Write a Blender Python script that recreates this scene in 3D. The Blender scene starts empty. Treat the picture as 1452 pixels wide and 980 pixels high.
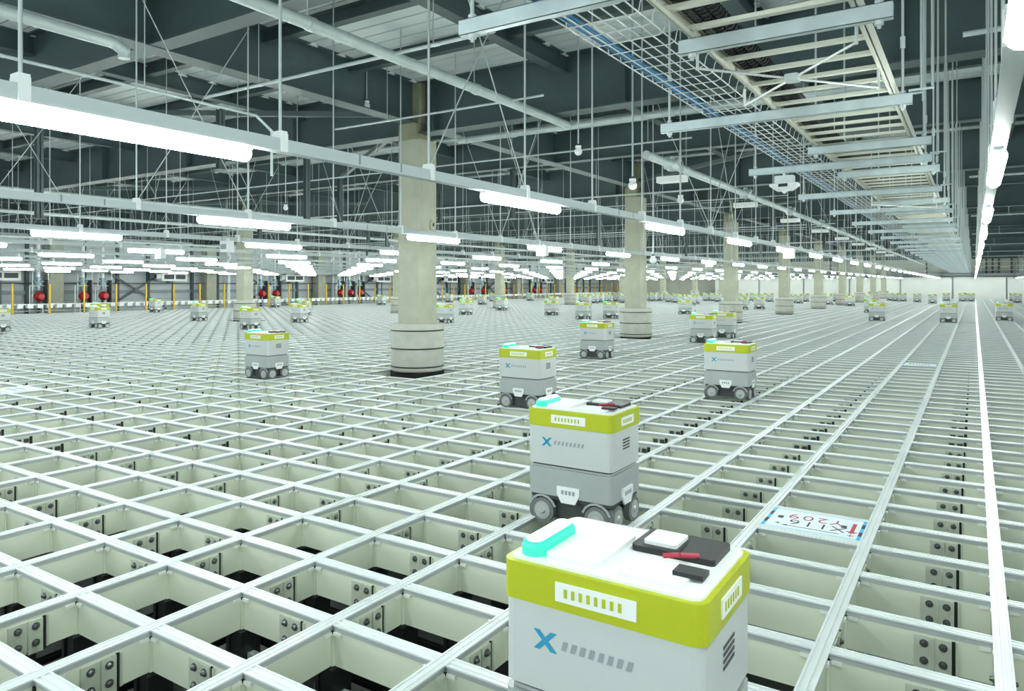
import bpy, math, random
random.seed(7)
W_IMG, H_IMG = 1452, 980
F, TH, HZ, HC = 1019.5, 0.5712, 403.4, 1.65        # focal length (px), yaw, horizon row, camera height above the tracks
S, C_ = math.sin(TH), math.cos(TH)
PX, PY, OX, OY = 0.691, 0.509, -3.346, 1.992        # grid pitch and origin (m)
col = bpy.context.scene.collection


def at(u, v, z=0.0):
    """point of the horizontal plane z seen at a photo pixel"""
    d = F * (HC - z) / (v - HZ)
    l = (u - 726) / F * d
    return (-d * S + l * C_, d * C_ + l * S)


def pix(x, y, z=0.0):
    d = -x * S + y * C_
    l = x * C_ + y * S
    return (726 + F * l / d, HZ + F * (HC - z) / d, d)


def seen(x, y, z=0.0, m=60):
    d = -x * S + y * C_
    if d < 0.3:
        return False
    u, v, _ = pix(x, y, z)
    return -m < u < W_IMG + m and -m < v < H_IMG + m


# ---------------------------------------------------------------- materials
def mat(name, rgb, rough=0.5, metal=0.0, noise=0.0, scale=6.0, bump=0.0, bscale=60.0, emit=None, spec=0.5, stretch=None):
    m = bpy.data.materials.new(name)
    m.use_nodes = True
    nt = m.node_tree
    b = nt.nodes['Principled BSDF']
    b.inputs['Base Color'].default_value = (*rgb, 1)
    b.inputs['Roughness'].default_value = rough
    b.inputs['Metallic'].default_value = metal
    b.inputs['Specular IOR Level'].default_value = spec
    if noise or bump:
        tc = nt.nodes.new('ShaderNodeTexCoord')
        src = tc.outputs['Object']
        if stretch:
            mp = nt.nodes.new('ShaderNodeMapping')
            mp.inputs['Scale'].default_value = stretch
            nt.links.new(src, mp.inputs['Vector'])
            src = mp.outputs['Vector']
    if noise:
        n = nt.nodes.new('ShaderNodeTexNoise')
        n.inputs['Scale'].default_value = scale
        n.inputs['Detail'].default_value = 4
        nt.links.new(src, n.inputs['Vector'])
        r = nt.nodes.new('ShaderNodeValToRGB')
        r.color_ramp.elements[0].color = (*[c * (1 - noise) for c in rgb], 1)
        r.color_ramp.elements[1].color = (*[min(1, c * (1 + noise)) for c in rgb], 1)
        r.color_ramp.elements[0].position = .3
        r.color_ramp.elements[1].position = .7
        nt.links.new(n.outputs['Fac'], r.inputs['Fac'])
        nt.links.new(r.outputs['Color'], b.inputs['Base Color'])
    if bump:
        n2 = nt.nodes.new('ShaderNodeTexNoise')
        n2.inputs['Scale'].default_value = bscale
        n2.inputs['Detail'].default_value = 3
        nt.links.new(src, n2.inputs['Vector'])
        bp = nt.nodes.new('ShaderNodeBump')
        bp.inputs['Strength'].default_value = bump
        bp.inputs['Distance'].default_value = .01
        nt.links.new(n2.outputs['Fac'], bp.inputs['Height'])
        nt.links.new(bp.outputs['Normal'], b.inputs['Normal'])
    if emit:
        b.inputs['Emission Color'].default_value = (*emit[0], 1)
        b.inputs['Emission Strength'].default_value = emit[1]
    return m


LAMP = 60.0
M = dict(
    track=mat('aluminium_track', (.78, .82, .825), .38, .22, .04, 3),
    shaded_flank=mat('aluminium_flank_shaded', (.50, .54, .55), .45, .25, .06, 3),
    panel=mat('cream_sheet_steel', (.72, .765, .625), .5, 0, .05, 2.5),
    splice=mat('splice_steel', (.56, .60, .50), .45, .15, .08, 9),
    bolt=mat('zinc_bolt', (.15, .165, .165), .32, .7),
    shadowbolt=mat('shaded_zinc_bolt', (.05, .055, .055), .5),  # zinc bolt for far splices, their shade put into its colour
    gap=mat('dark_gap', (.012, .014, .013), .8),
    clip=mat('white_clip', (.82, .83, .78), .5),
    black=mat('black_bin_plastic', (.008, .010, .010), .45, 0, .3, 8),
    floor=mat('dark_slab', (.02, .022, .022), .8, 0, .2, 2),
    beam=mat('teal_grey_beam_paint', (.060, .094, .098), .5, 0, .10, 1.5),
    brace=mat('grey_brace_paint', (.085, .115, .118), .5, 0, .1, 3),
    deck=mat('galvanised_deck', (.76, .83, .83), .55, .0, .10, 1.2, stretch=(.2, 2, 1)),
    groove=mat('deck_joint', (.06, .08, .08), .7),
    cap=mat('white_flute_cap', (.8, .84, .82), .6),
    galv=mat('galvanised_steel', (.60, .66, .66), .42, .45, .10, 8),
    channel=mat('galvanised_channel', (.52, .60, .62), .40, .4, .12, 5),
    pipe=mat('grey_pipe', (.56, .63, .62), .45, .25, .08, 5),
    rail=mat('lighting_rail_paint', (.50, .56, .57), .45, .1),
    rod=mat('zinc_rod', (.55, .60, .59), .4, .5),
    cream=mat('cream_ladder_paint', (.68, .68, .58), .5),
    wire=mat('zinc_wire', (.72, .75, .73), .35, .4),
    cable=mat('black_cable', (.010, .011, .012), .55),
    blue=mat('blue_cable', (.03, .22, .46), .45, 0, .25, 60),
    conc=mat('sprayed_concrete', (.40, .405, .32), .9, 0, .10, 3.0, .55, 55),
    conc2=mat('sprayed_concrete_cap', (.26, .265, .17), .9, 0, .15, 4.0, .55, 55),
    jacket=mat('cement_jacket', (.46, .465, .415), .85, 0, .08, 5, .35, 70),
    strap=mat('black_strap', (.012, .013, .012), .5),
    shell=mat('white_robot_shell', (.56, .585, .585), .32, .0, .02, 3),
    lower=mat('grey_robot_shell', (.42, .45, .45), .35, .25, .04, 5),
    lime=mat('yellow_green_band', (.45, .50, .008), .4),
    white=mat('white_plastic', (.84, .86, .86), .45),
    tyre=mat('wheel_rubber', (.16, .17, .17), .6),
    hub=mat('wheel_hub', (.50, .52, .51), .35, .5),
    chassis=mat('dark_chassis', (.06, .066, .066), .6),
    dark=mat('dark_device', (.015, .016, .018), .4),
    ink=mat('grey_print', (.30, .335, .36), .6),
    logoblue=mat('blue_print', (.02, .30, .50), .5),
    red=mat('red_valve_paint', (.50, .012, .018), .35),
    redink=mat('red_print', (.42, .03, .06), .5),
    blackink=mat('black_print', (.015, .015, .02), .5),
    navy=mat('navy_print', (.012, .014, .05), .5),
    cyan=mat('cyan_print', (.04, .48, .78), .5),
    plate=mat('white_cover_plate', (.78, .86, .90), .4),
    yellow=mat('yellow_post_paint', (.70, .44, .02), .45),
    wall=mat('grey_wall_panel', (.50, .54, .56), .6, 0, .06, .6),
    girt=mat('grey_girt', (.26, .30, .32), .6),
    farwall=mat('beige_far_wall', (.55, .55, .47), .8, 0, .06, .4),
    pale=mat('pale_partition', (.80, .81, .77), .7, 0, .08, .25),
    valve=mat('blue_grey_valve', (.26, .36, .40), .45, .3),
    led=mat('green_status_light', (.02, .42, .24), .3, 0, emit=((.03, .75, .38), .75)),
    ledcore=mat('status_light_core', (.5, .9, .75), .3, 0, emit=((.45, 1.0, .72), 2.2)),
    lamp=mat('lamp_diffuser', (.9, .95, .93), .4, 0, emit=((.90, 1.0, .955), LAMP)),
)


# ---------------------------------------------------------------- mesh builder
class MB:
    def __init__(s, *mats):
        s.v, s.f, s.m, s.mats, s.sm = [], [], [], [M[k] for k in mats], []

    def add(s, vs, fs, mi=0, smooth=False):
        o = len(s.v)
        s.v.extend(vs)
        for f in fs:
            s.f.append([i + o for i in f])
            s.m.append(mi)
            s.sm.append(smooth)
        return s

    def box(s, x0, x1, y0, y1, z0, z1, mi=0):
        v = [(x0, y0, z0), (x1, y0, z0), (x1, y1, z0), (x0, y1, z0), (x0, y0, z1), (x1, y0, z1), (x1, y1, z1), (x0, y1, z1)]
        return s.add(v, [(3, 2, 1, 0), (4, 5, 6, 7), (0, 1, 5, 4), (1, 2, 6, 5), (2, 3, 7, 6), (3, 0, 4, 7)], mi)

    def rbox(s, x0, x1, y0, y1, z0, z1, r=.03, mi=0, n=4, top=0.0):
        """box with rounded vertical edges (and an optional rounded-over top)"""
        ring = []
        for cx, cy, a in ((x1 - r, y1 - r, 0), (x0 + r, y1 - r, 90), (x0 + r, y0 + r, 180), (x1 - r, y0 + r, 270)):
            for k in range(n + 1):
                t = math.radians(a + 90 * k / n)
                ring.append((cx, cy, math.cos(t), math.sin(t)))
        lv = [(z0, r), (z1 - top, r)]
        if top:
            lv += [(z1 - top * .3, r - top * .3), (z1, r - top)]
        N = len(ring)
        vs, fs = [], []
        for z, rr in lv:
            vs += [(cx + rr * c, cy + rr * q, z) for cx, cy, c, q in ring]
        for k in range(len(lv) - 1):
            for i in range(N):
                j = (i + 1) % N
                fs.append((k * N + i, k * N + j, (k + 1) * N + j, (k + 1) * N + i))
        fs.append(tuple(range(N - 1, -1, -1)))
        fs.append(tuple((len(lv) - 1) * N + i for i in range(N)))
        return s.add(vs, fs, mi)

    def cyl(s, p, q, r, n=8, mi=0, r2=None, caps=True):
        r2 = r if r2 is None else r2
        d = [q[i] - p[i] for i in range(3)]
        L = math.sqrt(sum(c * c for c in d)) or 1e-9
        d = [c / L for c in d]
        a = (0, 0, 1) if abs(d[2]) < .9 else (1, 0, 0)
        e = [d[1] * a[2] - d[2] * a[1], d[2] * a[0] - d[0] * a[2], d[0] * a[1] - d[1] * a[0]]
        l = math.sqrt(sum(c * c for c in e))
        e = [c / l for c in e]
        g = [d[1] * e[2] - d[2] * e[1], d[2] * e[0] - d[0] * e[2], d[0] * e[1] - d[1] * e[0]]
        vs = []
        for b, rr in ((p, r), (q, r2)):
            for k in range(n):
                t = 2 * math.pi * k / n
                vs.append(tuple(b[i] + rr * (math.cos(t) * e[i] + math.sin(t) * g[i]) for i in range(3)))
        fs = [(k, (k + 1) % n, n + (k + 1) % n, n + k) for k in range(n)]
        s.add(vs, fs, mi, True)
        if caps:
            s.add(vs, [tuple(range(n - 1, -1, -1)), tuple(range(n, 2 * n))], mi)
        return s

    def lathe(s, c, prof, n=24, mi=0, smooth=True):
        vs, fs = [], []
        for r, z in prof:
            for k in range(n):
                t = 2 * math.pi * k / n
                vs.append((c[0] + r * math.cos(t), c[1] + r * math.sin(t), c[2] + z))
        for i in range(len(prof) - 1):
            for k in range(n):
                j = (k + 1) % n
                fs.append((i * n + k, i * n + j, (i + 1) * n + j, (i + 1) * n + k))
        s.add(vs, fs, mi, smooth)
        s.add(vs[:n], [tuple(range(n - 1, -1, -1))], mi)
        s.add(vs[-n:], [tuple(range(n))], mi)
        return s

    def ball(s, c, r, n=10, mi=0, sx=1, sy=1, sz=1):
        vs, fs = [], []
        h = n // 2
        for i in range(h + 1):
            a = math.pi * i / h
            rr = max(math.sin(a), 1e-3)
            for k in range(n):
                t = 2 * math.pi * k / n
                vs.append((c[0] + sx * r * rr * math.cos(t), c[1] + sy * r * rr * math.sin(t), c[2] - sz * r * math.cos(a)))
        for i in range(h):
            for k in range(n):
                j = (k + 1) % n
                fs.append((i * n + k, i * n + j, (i + 1) * n + j, (i + 1) * n + k))
        return s.add(vs, fs, mi, True)

    def prof(s, pts, a, b, axis='y', off=(0, 0), mi=0):
        """extrude a closed (across, z) outline along an axis from a to b; off = (across, z)"""
        n = len(pts)
        vs = []
        for t in (a, b):
            for p, z in pts:
                vs.append((p + off[0], t, z + off[1]) if axis == 'y' else (t, p + off[0], z + off[1]))
        fs = [(k, (k + 1) % n, n + (k + 1) % n, n + k) for k in range(n)] + [tuple(range(n - 1, -1, -1)), tuple(range(n, 2 * n))]
        if axis == 'y':
            fs = [tuple(reversed(f)) for f in fs]
        return s.add(vs, fs, mi)

    def path(s, pts, r, n=6, mi=0):
        for p, q in zip(pts, pts[1:]):
            s.cyl(p, q, r, n, mi)
        return s

    def mesh(s, name):
        me = bpy.data.meshes.new(name)
        me.from_pydata(s.v, [], s.f)
        for m in s.mats:
            me.materials.append(m)
        me.polygons.foreach_set('material_index', s.m)
        me.polygons.foreach_set('use_smooth', s.sm)
        me.update()
        return me

    def build(s, name, parent=None, loc=(0, 0, 0), **kw):
        return link(s.mesh(name), name, parent, loc, **kw)


def tag(o, label=None, cat=None, group=None, kind=None):
    for k, v in (('label', label), ('category', cat), ('group', group), ('kind', kind)):
        if v:
            o[k] = v
    return o


def link(me, name, parent=None, loc=(0, 0, 0), label=None, cat=None, group=None, kind=None):
    o = bpy.data.objects.new(name, me)
    o.location = loc
    col.objects.link(o)
    if parent is not None:
        o.parent = parent
    return tag(o, label, cat, group, kind)


def empty(name, loc=(0, 0, 0), label=None, cat=None, group=None, kind=None):
    return link(None, name, None, loc, label, cat, group, kind)


ORD = ['first', 'second', 'third', 'fourth', 'fifth', 'sixth', 'seventh', 'eighth', 'ninth', 'tenth', 'eleventh', 'twelfth',
       'thirteenth', 'fourteenth', 'fifteenth', 'sixteenth', 'seventeenth', 'eighteenth', 'nineteenth', 'twentieth']

# ---------------------------------------------------------------- layout
COLX, COLY0, COLD = (-8.92, -28.05), 10.55, 10.5
COLS = [(x, COLY0 + COLD * n) for x in COLX for n in range(0, 9)]
WALLX, FARY = -47.8, 100.0
IMIN, IMAX = -60, 15
JMIN, JMAX = -5, 188
DECK = 5.45
BEAM = 4.67


def gx(i):
    return OX + i * PX


def gy(j):
    return OY + j * PY


def cut(lo, hi, holes):
    out, a = [], lo
    for h0, h1 in sorted(holes):
        if h0 > a:
            out.append((a, min(h0, hi)))
        a = max(a, h1)
    if a < hi:
        out.append((a, hi))
    return out


HOLES = []                                            # cell rectangles left open round each column (i0,i1,j0,j1)
for cx, cy in COLS:
    i0 = math.floor((cx - .53 - OX) / PX); i1 = math.ceil((cx + .53 - OX) / PX)
    j0 = math.floor((cy - .53 - OY) / PY); j1 = math.ceil((cy + .53 - OY) / PY)
    HOLES.append((i0, i1, j0, j1))


def jmin_of(i):
    """first row worth building at column i (left of it is never in view)"""
    return max(JMIN, math.floor((.385 * max(0, -gx(i)) - 1.2 - OY) / PY))


def imin_of(j):
    y = gy(j)
    return max(IMIN, math.floor((-(y + 1.2) / .385 - OX) / PX) - 1)


# ---------------------------------------------------------------- the grid (floor)
grid = empty('floor', (0, 0, 0), 'white aluminium track grid of open cells covering the whole hall floor', 'floor', kind='structure')
HW, TK = .036, .034
# track section: ribbed white top, set-back flanks greyed to stand for the shade under the lip
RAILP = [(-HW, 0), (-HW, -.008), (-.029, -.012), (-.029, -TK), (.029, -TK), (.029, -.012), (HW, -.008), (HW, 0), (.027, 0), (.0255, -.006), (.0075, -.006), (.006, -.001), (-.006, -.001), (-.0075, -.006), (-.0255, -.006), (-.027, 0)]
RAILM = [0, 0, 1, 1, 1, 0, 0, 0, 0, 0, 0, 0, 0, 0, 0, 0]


def rail(b, a, e, axis, c, dz=0.0):
    n = len(RAILP)
    vs = []
    for t in (a, e):
        for p, z in RAILP:
            vs.append((c + p, t, z + dz) if axis == 'y' else (t, c + p, z + dz))
    for k in range(n):
        q = (k, (k + 1) % n, n + (k + 1) % n, n + k)
        b.f.append([i + len(b.v) for i in (q if axis == 'x' else q[::-1])])
        b.m.append(RAILM[k]); b.sm.append(False)
    b.v.extend(vs)


for i in range(IMIN, IMAX + 1):
    holes = [(gy(j0), gy(j1)) for i0, i1, j0, j1 in HOLES if i0 < i < i1]
    b = MB('track', 'shaded_flank')
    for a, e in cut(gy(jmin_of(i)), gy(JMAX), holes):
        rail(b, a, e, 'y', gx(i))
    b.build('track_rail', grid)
far_cross = MB('track', 'shaded_flank')
order = sorted(range(JMIN, JMAX + 1), key=lambda j: abs(j - 8))
for n, j in enumerate(order):
    b = MB('track', 'shaded_flank') if n < 100 else far_cross
    holes = [(i0, i1) for i0, i1, j0, j1 in HOLES if j0 < j < j1]
    y = gy(j)
    for i in range(imin_of(j), IMAX):
        if any(h0 <= i < h1 for h0, h1 in holes):
            continue
        a, e = gx(i) + HW, gx(i + 1) - HW
        if j < 70 and i > -28:
            rail(b, a, e, 'x', y, -.001)
        else:
            b.box(a, e, y - HW, y + HW, -.010, -.001)
            b.box(a, e, y - .029, y + .029, -TK, -.010, 1)
    if n < 100:
        b.build('cross_rail', grid)
far_cross.build('cross_rail', grid, kind='stuff')

web = MB('panel')
WT, WB = .026, -.205
for i in range(IMIN, IMAX + 1):
    holes = [(gy(j0), gy(j1)) for i0, i1, j0, j1 in HOLES if i0 < i < i1]
    for a, e in cut(gy(jmin_of(i)), gy(JMAX), holes):
        web.box(gx(i) - WT, gx(i) + WT, a, e, WB, -TK)
for j in range(JMIN, JMAX + 1):
    holes = [(gx(i0), gx(i1)) for i0, i1, j0, j1 in HOLES if j0 < j < j1]
    for a, e in cut(gx(imin_of(j)), gx(IMAX), holes):
        web.box(a, e, gy(j) - WT + .001, gy(j) + WT - .001, WB, -TK)
web.build('cell_panel', grid)

# folded corner strips and white clips at the near cells
corner, clips = MB('panel'), MB('clip')
for i in range(-22, IMAX):
    for j in range(max(JMIN, jmin_of(i)), 46):
        if any(h[0] <= i < h[1] and h[2] <= j < h[3] for h in HOLES) or not seen(gx(i), gy(j), 0, 150):
            continue
        x0, x1, y0, y1 = gx(i) + WT, gx(i + 1) - WT, gy(j) + WT, gy(j + 1) - WT
        for (cx, sx) in ((x0, 1), (x1, -1)):
            for (cy, sy) in ((y0, 1), (y1, -1)):
                xa, xb = sorted((cx, cx + sx * .014)); ya, yb = sorted((cy, cy + sy * .014))
                corner.box(xa, xb, ya, yb, WB + .002, -TK - .012)
                xa, xb = sorted((cx + sx * .018, cx + sx * .062)); ya, yb = sorted((cy, cy + sy * .014))
                clips.box(xa, xb, ya, yb, -.050, -TK)
                xa, xb = sorted((cx, cx + sx * .014)); ya, yb = sorted((cy + sy * .018, cy + sy * .062))
                clips.box(xa, xb, ya, yb, -.050, -TK)
corner.build('corner_fold', grid)
shade_slot = MB('gap')  # dark slots under the rails, and shade at cell corners as dark boxes
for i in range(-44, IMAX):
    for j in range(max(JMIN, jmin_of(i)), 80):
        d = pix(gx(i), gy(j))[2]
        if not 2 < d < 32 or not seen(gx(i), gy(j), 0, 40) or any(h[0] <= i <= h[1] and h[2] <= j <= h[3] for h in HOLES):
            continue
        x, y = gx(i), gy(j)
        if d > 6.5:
            shade_slot.box(x + WT, x + .085, y - WT - .003, y - WT, -TK - .012, -TK)
            shade_slot.box(x + WT, x + WT + .003, y - .085, y - WT, -TK - .012, -TK)
        shade_slot.box(x + WT, x + WT + .012, y - WT - .010, y - WT, -.088 if d > 6.5 else -.060, -TK)
shade_slot.build('corner_shade_slot', grid, kind='stuff')
clips.build('rail_clip', grid, kind='stuff')


def splice_mesh(n, axis):
    """plate pair with four domed bolts and a dark joint, both faces of the panel; n = bolt facets"""
    b = MB('splice', 'bolt', 'gap')
    for sd in (-1, 1):
        d0 = sd * WT
        def bx(a0, a1, t0, t1, z0, z1, mi):
            lo, hi = sorted((d0 + sd * t0, d0 + sd * t1))
            if axis == 'x':
                b.box(a0, a1, lo, hi, z0, z1, mi)
            else:
                b.box(lo, hi, a0, a1, z0, z1, mi)
        bx(-.085, -.002, 0, .006, WB - .006, -.05, 0)
        bx(.004, .072, 0, .010, WB - .012, -.05, 0)
        bx(.073, .088, 0, .003, WB - .012, -.046, 2)
        bx(.089, .100, 0, .008, WB, -.05, 0)
        for a, t in ((-.042, .006), (.038, .010)):
            for z in (-.082, -.165):
                d1, d2, d3 = d0 + sd * t, d0 + sd * (t + .004), d0 + sd * (t + .017)
                pt = (lambda d: (a, d, z)) if axis == 'x' else (lambda d: (d, a, z))
                b.cyl(pt(d1), pt(d2), .019, n, 1)
                b.cyl(pt(d2), pt(d3), .014, n, 1, r2=.008)
    return b


def splice_far(axis, x, y, b):
    for sd in (-1,) if axis == 'x' else (1,):
        for a0, a1, mi in ((-.085, .072, 0), (.068, .096, 2), (-.066, -.016, 1), (.010, .062, 1)):
            t0, t1 = (0, .008) if mi == 0 else (0, .012)
            zz = [(-.205, -.042)] if mi != 1 else [(-.104, -.060), (-.187, -.143)]
            lo, hi = sorted((sd * (WT + t0), sd * (WT + t1)))
            for z0, z1 in zz:
                if axis == 'x':
                    b.box(x + a0, x + a1, y + lo, y + hi, z0, z1, mi)
                else:
                    b.box(x + lo, x + hi, y + a0, y + a1, z0, z1, mi)


spx, spy = splice_mesh(10, 'x').mesh('splice_plate'), splice_mesh(10, 'y').mesh('splice_plate')
spots = []
for i in range(-50, IMAX):
    for j in range(jmin_of(i), 150):
        if i % 2 == 0:
            spots.append(('x', gx(i) + .42, gy(j)))
        if j % 2 == 1:
            spots.append(('y', gx(i), gy(j) + .24))
spots = [q for q in spots if seen(q[1], q[2], -.1, 30) and not any(gx(h[0]) < q[1] < gx(h[1]) and gy(h[2]) < q[2] < gy(h[3]) for h in HOLES)]
spots.sort(key=lambda q: pix(q[1], q[2])[2])
far_spl = MB('splice', 'shadowbolt', 'gap')
for n, (ax, x, y) in enumerate(spots):
    if n < 100:
        link(spx if ax == 'x' else spy, 'splice_plate', grid, (x, y, 0))
    else:
        splice_far(ax, x, y, far_spl)
far_spl.build('splice_plate', grid, kind='stuff')

# dark upright posts under the near crossings, and the slab far below
post = MB('black', 'galv')
post.box(-.05, .05, -.05, .05, -2.4, WB - .002)
for q in (-1, 1):
    post.box(q * .05 - .012, q * .05 + .012, -.062, .062, -2.4, WB - .004)
post.box(-.11, -.05, -.02, .02, -.42, -.33, 1); post.box(.05, .11, -.02, .02, -.42, -.33, 1)
pm = post.mesh('support_post')
near_x = sorted([(pix(gx(i), gy(j))[2], i, j) for i in range(-12, IMAX) for j in range(JMIN, 24) if seen(gx(i), gy(j), -.3, 90)])
for d, i, j in near_x[:90]:
    link(pm, 'support_post', grid, (gx(i), gy(j), 0))
# the bins standing in the grid: stacks of black crates with ribbed sides, deep inside the near cells
binm = MB('black')
binm.rbox(-.29, .29, -.20, .20, -2.4, -.62, .03)
for k in range(7):
    x = -.26 + k * .087
    binm.box(x - .012, x + .012, .198, .212, -2.4, -.66)
    binm.box(x - .012, x + .012, -.212, -.198, -2.4, -.66)
for k in range(5):
    y = -.17 + k * .085
    binm.box(.288, .302, y - .012, y + .012, -2.4, -.66)
    binm.box(-.302, -.288, y - .012, y + .012, -2.4, -.66)
binm.box(-.30, .30, -.21, .21, -.68, -.64)
bm_ = binm.mesh('storage_bin_stack')
stacks = sorted([(pix(gx(i) + PX / 2, gy(j) + PY / 2)[2], i, j) for i in range(-12, IMAX) for j in range(JMIN, 20) if seen(gx(i) + PX / 2, gy(j) + PY / 2, -.3, 60)])
for d, i, j in stacks[:70]:
    link(bm_, 'storage_bin', None, (gx(i) + PX / 2, gy(j) + PY / 2, 0), 'black ribbed storage bin deep in the dark below an open grid cell', 'bin', 'black bins below the grid cells')
MB('floor').box(WALLX - 1, 14, -8, FARY + 2, -2.6, -2.4).build('floor_slab', None, (0, 0, 0), kind='structure')

# ---------------------------------------------------------------- cover plates with printed text
def text_mesh(body, size):
    cu = bpy.data.curves.new('print', 'FONT')
    cu.body = body; cu.size = size; cu.align_x = 'CENTER'; cu.align_y = 'CENTER'; cu.extrude = .0004; cu.offset = -.0018
    o = bpy.data.objects.new('print', cu)
    col.objects.link(o)
    dg = bpy.context.evaluated_depsgraph_get()
    me = bpy.data.meshes.new_from_object(o.evaluated_get(dg))
    bpy.data.objects.remove(o)
    return me


def cover(i, j, label, text):
    cx, cy = gx(i) + PX / 2, gy(j) + PY / 2
    w, d = PX / 2 - HW + .004, PY / 2 - HW + .004
    t = empty('cover_plate', (cx, cy, 0), label, 'cover plate')
    b = MB('plate')
    b.rbox(-w, w, -d, d, -.02, .004, .01)
    b.build('plate', t)
    e = MB('cyan', 'navy')
    z0, z1 = .0042, .0050
    for s in (-1, 1):
        x0, x1 = sorted((s * w * .985, s * (w * .985 - .022)))
        for k in range(5):
            y0 = -d * .97 + k * d * 1.94 / 5
            e.box(x0, x1, y0, y0 + d * 1.94 / 5, z0, z1, 1 if k % 2 else 0)
        y0, y1 = sorted((s * d * .95, s * (d * .95 - .005)))
        e.box(-w * .95, w * .95, y0, y1, z0, z1, 0)
    e.build('border', t)
    if text:
        for body, x, y, size, mk in (('X116', .02, -.050, .155, 'blackink'), ('Y209', -.005, .082, .155, 'redink')):
            for n, ch in enumerate(body):
                me = text_mesh(ch, size)
                me.materials.clear(); me.materials.append(M[mk])
                o = link(me, 'letter', t, (x - (n - 1.5) * size * .60, y, .0046)); o.rotation_euler = (0, 0, math.pi)
        a = MB('blackink', 'redink', 'navy')
        a.box(-.15, .175, -.152, -.145, z0, z1)
        a.add([(-.15, -.165, z1), (-.19, -.1485, z1), (-.15, -.132, z1)], [(0, 2, 1)])
        a.box(-.232, -.198, -.127, -.121, z0, z1); a.box(-.218, -.212, -.142, -.106, z0, z1)
        a.box(.232, .256, -.06, .12, z0, z1, 1)
        a.add([(.205, -.06, z1), (.283, -.06, z1), (.244, -.105, z1)], [(0, 2, 1)], 1)
        a.box(.226, .264, -.148, -.141, z0, z1, 1); a.box(.241, .248, -.164, -.125, z0, z1, 1)
        for x in (-.225, .185):
            a.rbox(x - .018, x + .018, -.005, .05, z0, z1, .008, 2)
        a.build('arrow', t)
    else:
        for y0 in (.02, -.10):
            a = MB('ink')
            for k in range(7):
                a.box(-.2 + k * .055, -.165 + k * .055, y0, y0 + .07, z0, z1)
            a.build('print', t)
    return t


cover(3, 6, 'white cover plate printed X116 and Y209 with blue dashed ends', True)
x, y = at(1318, 517)
cover(3, round((y - OY) / PY - .5), 'white cover plate with pale print, far up the same track lane as the numbered plate', False)
x, y = at(16, 552)
cover(round((x - OX) / PX - .5), round((y - OY) / PY - .5), 'blank looking white cover plate among the open cells at the left edge', False)

# ---------------------------------------------------------------- columns
POSWORD = ['nearest', 'second nearest', 'third nearest', 'fourth nearest', 'fifth nearest', 'sixth nearest', 'seventh nearest', 'eighth nearest', 'farthest']


def column(cx, cy, label, n=32):
    t = empty('concrete_column', (cx, cy, 0), label, 'column', kind='structure')
    b = MB('conc')
    h = .262
    for z0, z1, g in ((-.3, .95, 0), (.95, 2.6, .006), (2.6, 4.36, 0)):
        b.rbox(-h - g, h + g, -h - g, h + g, z0, z1, .035, 0, 3)
    b.build('shaft', t)
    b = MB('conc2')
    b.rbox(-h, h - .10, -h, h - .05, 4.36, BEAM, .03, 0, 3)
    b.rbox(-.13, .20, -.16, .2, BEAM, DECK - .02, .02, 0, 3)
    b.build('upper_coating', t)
    b = MB('jacket')
    b.lathe((0, 0, 0), [(.26, .025), (.485, .025), (.495, .06), (.492, .45), (.497, .80), (.49, .90), (.47, .915), (.26, .92)], n)
    b.build('base_jacket', t)
    for z in (.115, .455, .79):
        b = MB('strap')
        b.lathe((0, 0, 0), [(.488, z - .011), (.503, z - .011), (.503, z + .011), (.488, z + .011)], n)
        b.build('strap', t)
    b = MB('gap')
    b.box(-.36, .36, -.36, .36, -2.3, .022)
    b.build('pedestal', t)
    return t


for k, cx in enumerate(COLX):
    for n in range(9):
        if k == 0:
            lab = f'{POSWORD[n]} concrete column of the row beside the cable trays, strapped round jacket at its foot'
        else:
            lab = f'{POSWORD[n]} concrete column of the row deeper in the hall, strapped jacket at its foot'
        cy = COLY0 + COLD * n
        if pix(cx, cy)[2] > 1 and seen(cx, cy, .5, 120):
            column(cx, cy, lab, 32 if n < 3 else 16)
b = MB('conc', 'gap')
b.rbox(-.02, .02, -.05, .05, -.09, .09, .01)
b.box(.018, .024, -.02, .02, -.03, .03, 1)
tag(b.build('switch_box', None, (COLX[0] + .285, COLY0 + .1, 2.78)), 'small grey box fixed on the side of the nearest concrete column', 'switch box')

# ---------------------------------------------------------------- roof: deck, beams, joists, braces
b = MB('deck', 'groove')
y = -6.0
n = 0
XR = 13.0
while y < FARY + 1:
    w = .30
    xl = max(WALLX - .5, -(y + 4) / .33)
    b.box(xl, XR, y, y + w - .03, DECK, DECK + .05, 0)
    b.box(xl, XR, y + w - .03, y + w, DECK + .012, DECK + .05, 1)
    y += w
b.build('ceiling', None, kind='structure')


def i_beam(name, axis, c, a, e, zb, zt, fw=.30, mk='beam', stiff=0):
    b = MB(mk)
    if axis == 'y':
        b.box(c - fw / 2, c + fw / 2, a, e, zb, zb + .022)
        b.box(c - .012, c + .012, a, e, zb + .022, zt - .02)
        b.box(c - fw / 2, c + fw / 2, a, e, zt - .02, zt)
    else:
        b.box(a, e, c - fw / 2, c + fw / 2, zb, zb + .022)
        b.box(a, e, c - .012, c + .012, zb + .022, zt - .02)
        b.box(a, e, c - fw / 2, c + fw / 2, zt - .02, zt)
    if stiff:
        t = a
        while t < e:
            if axis == 'y':
                b.box(c - fw * .46, c + fw * .46, t - .006, t + .006, zb + .022, zt - .02)
            else:
                b.box(t - .006, t + .006, c - fw * .46, c + fw * .46, zb + .022, zt - .02)
            t += stiff
    return b.build(name, None, kind='structure')


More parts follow.
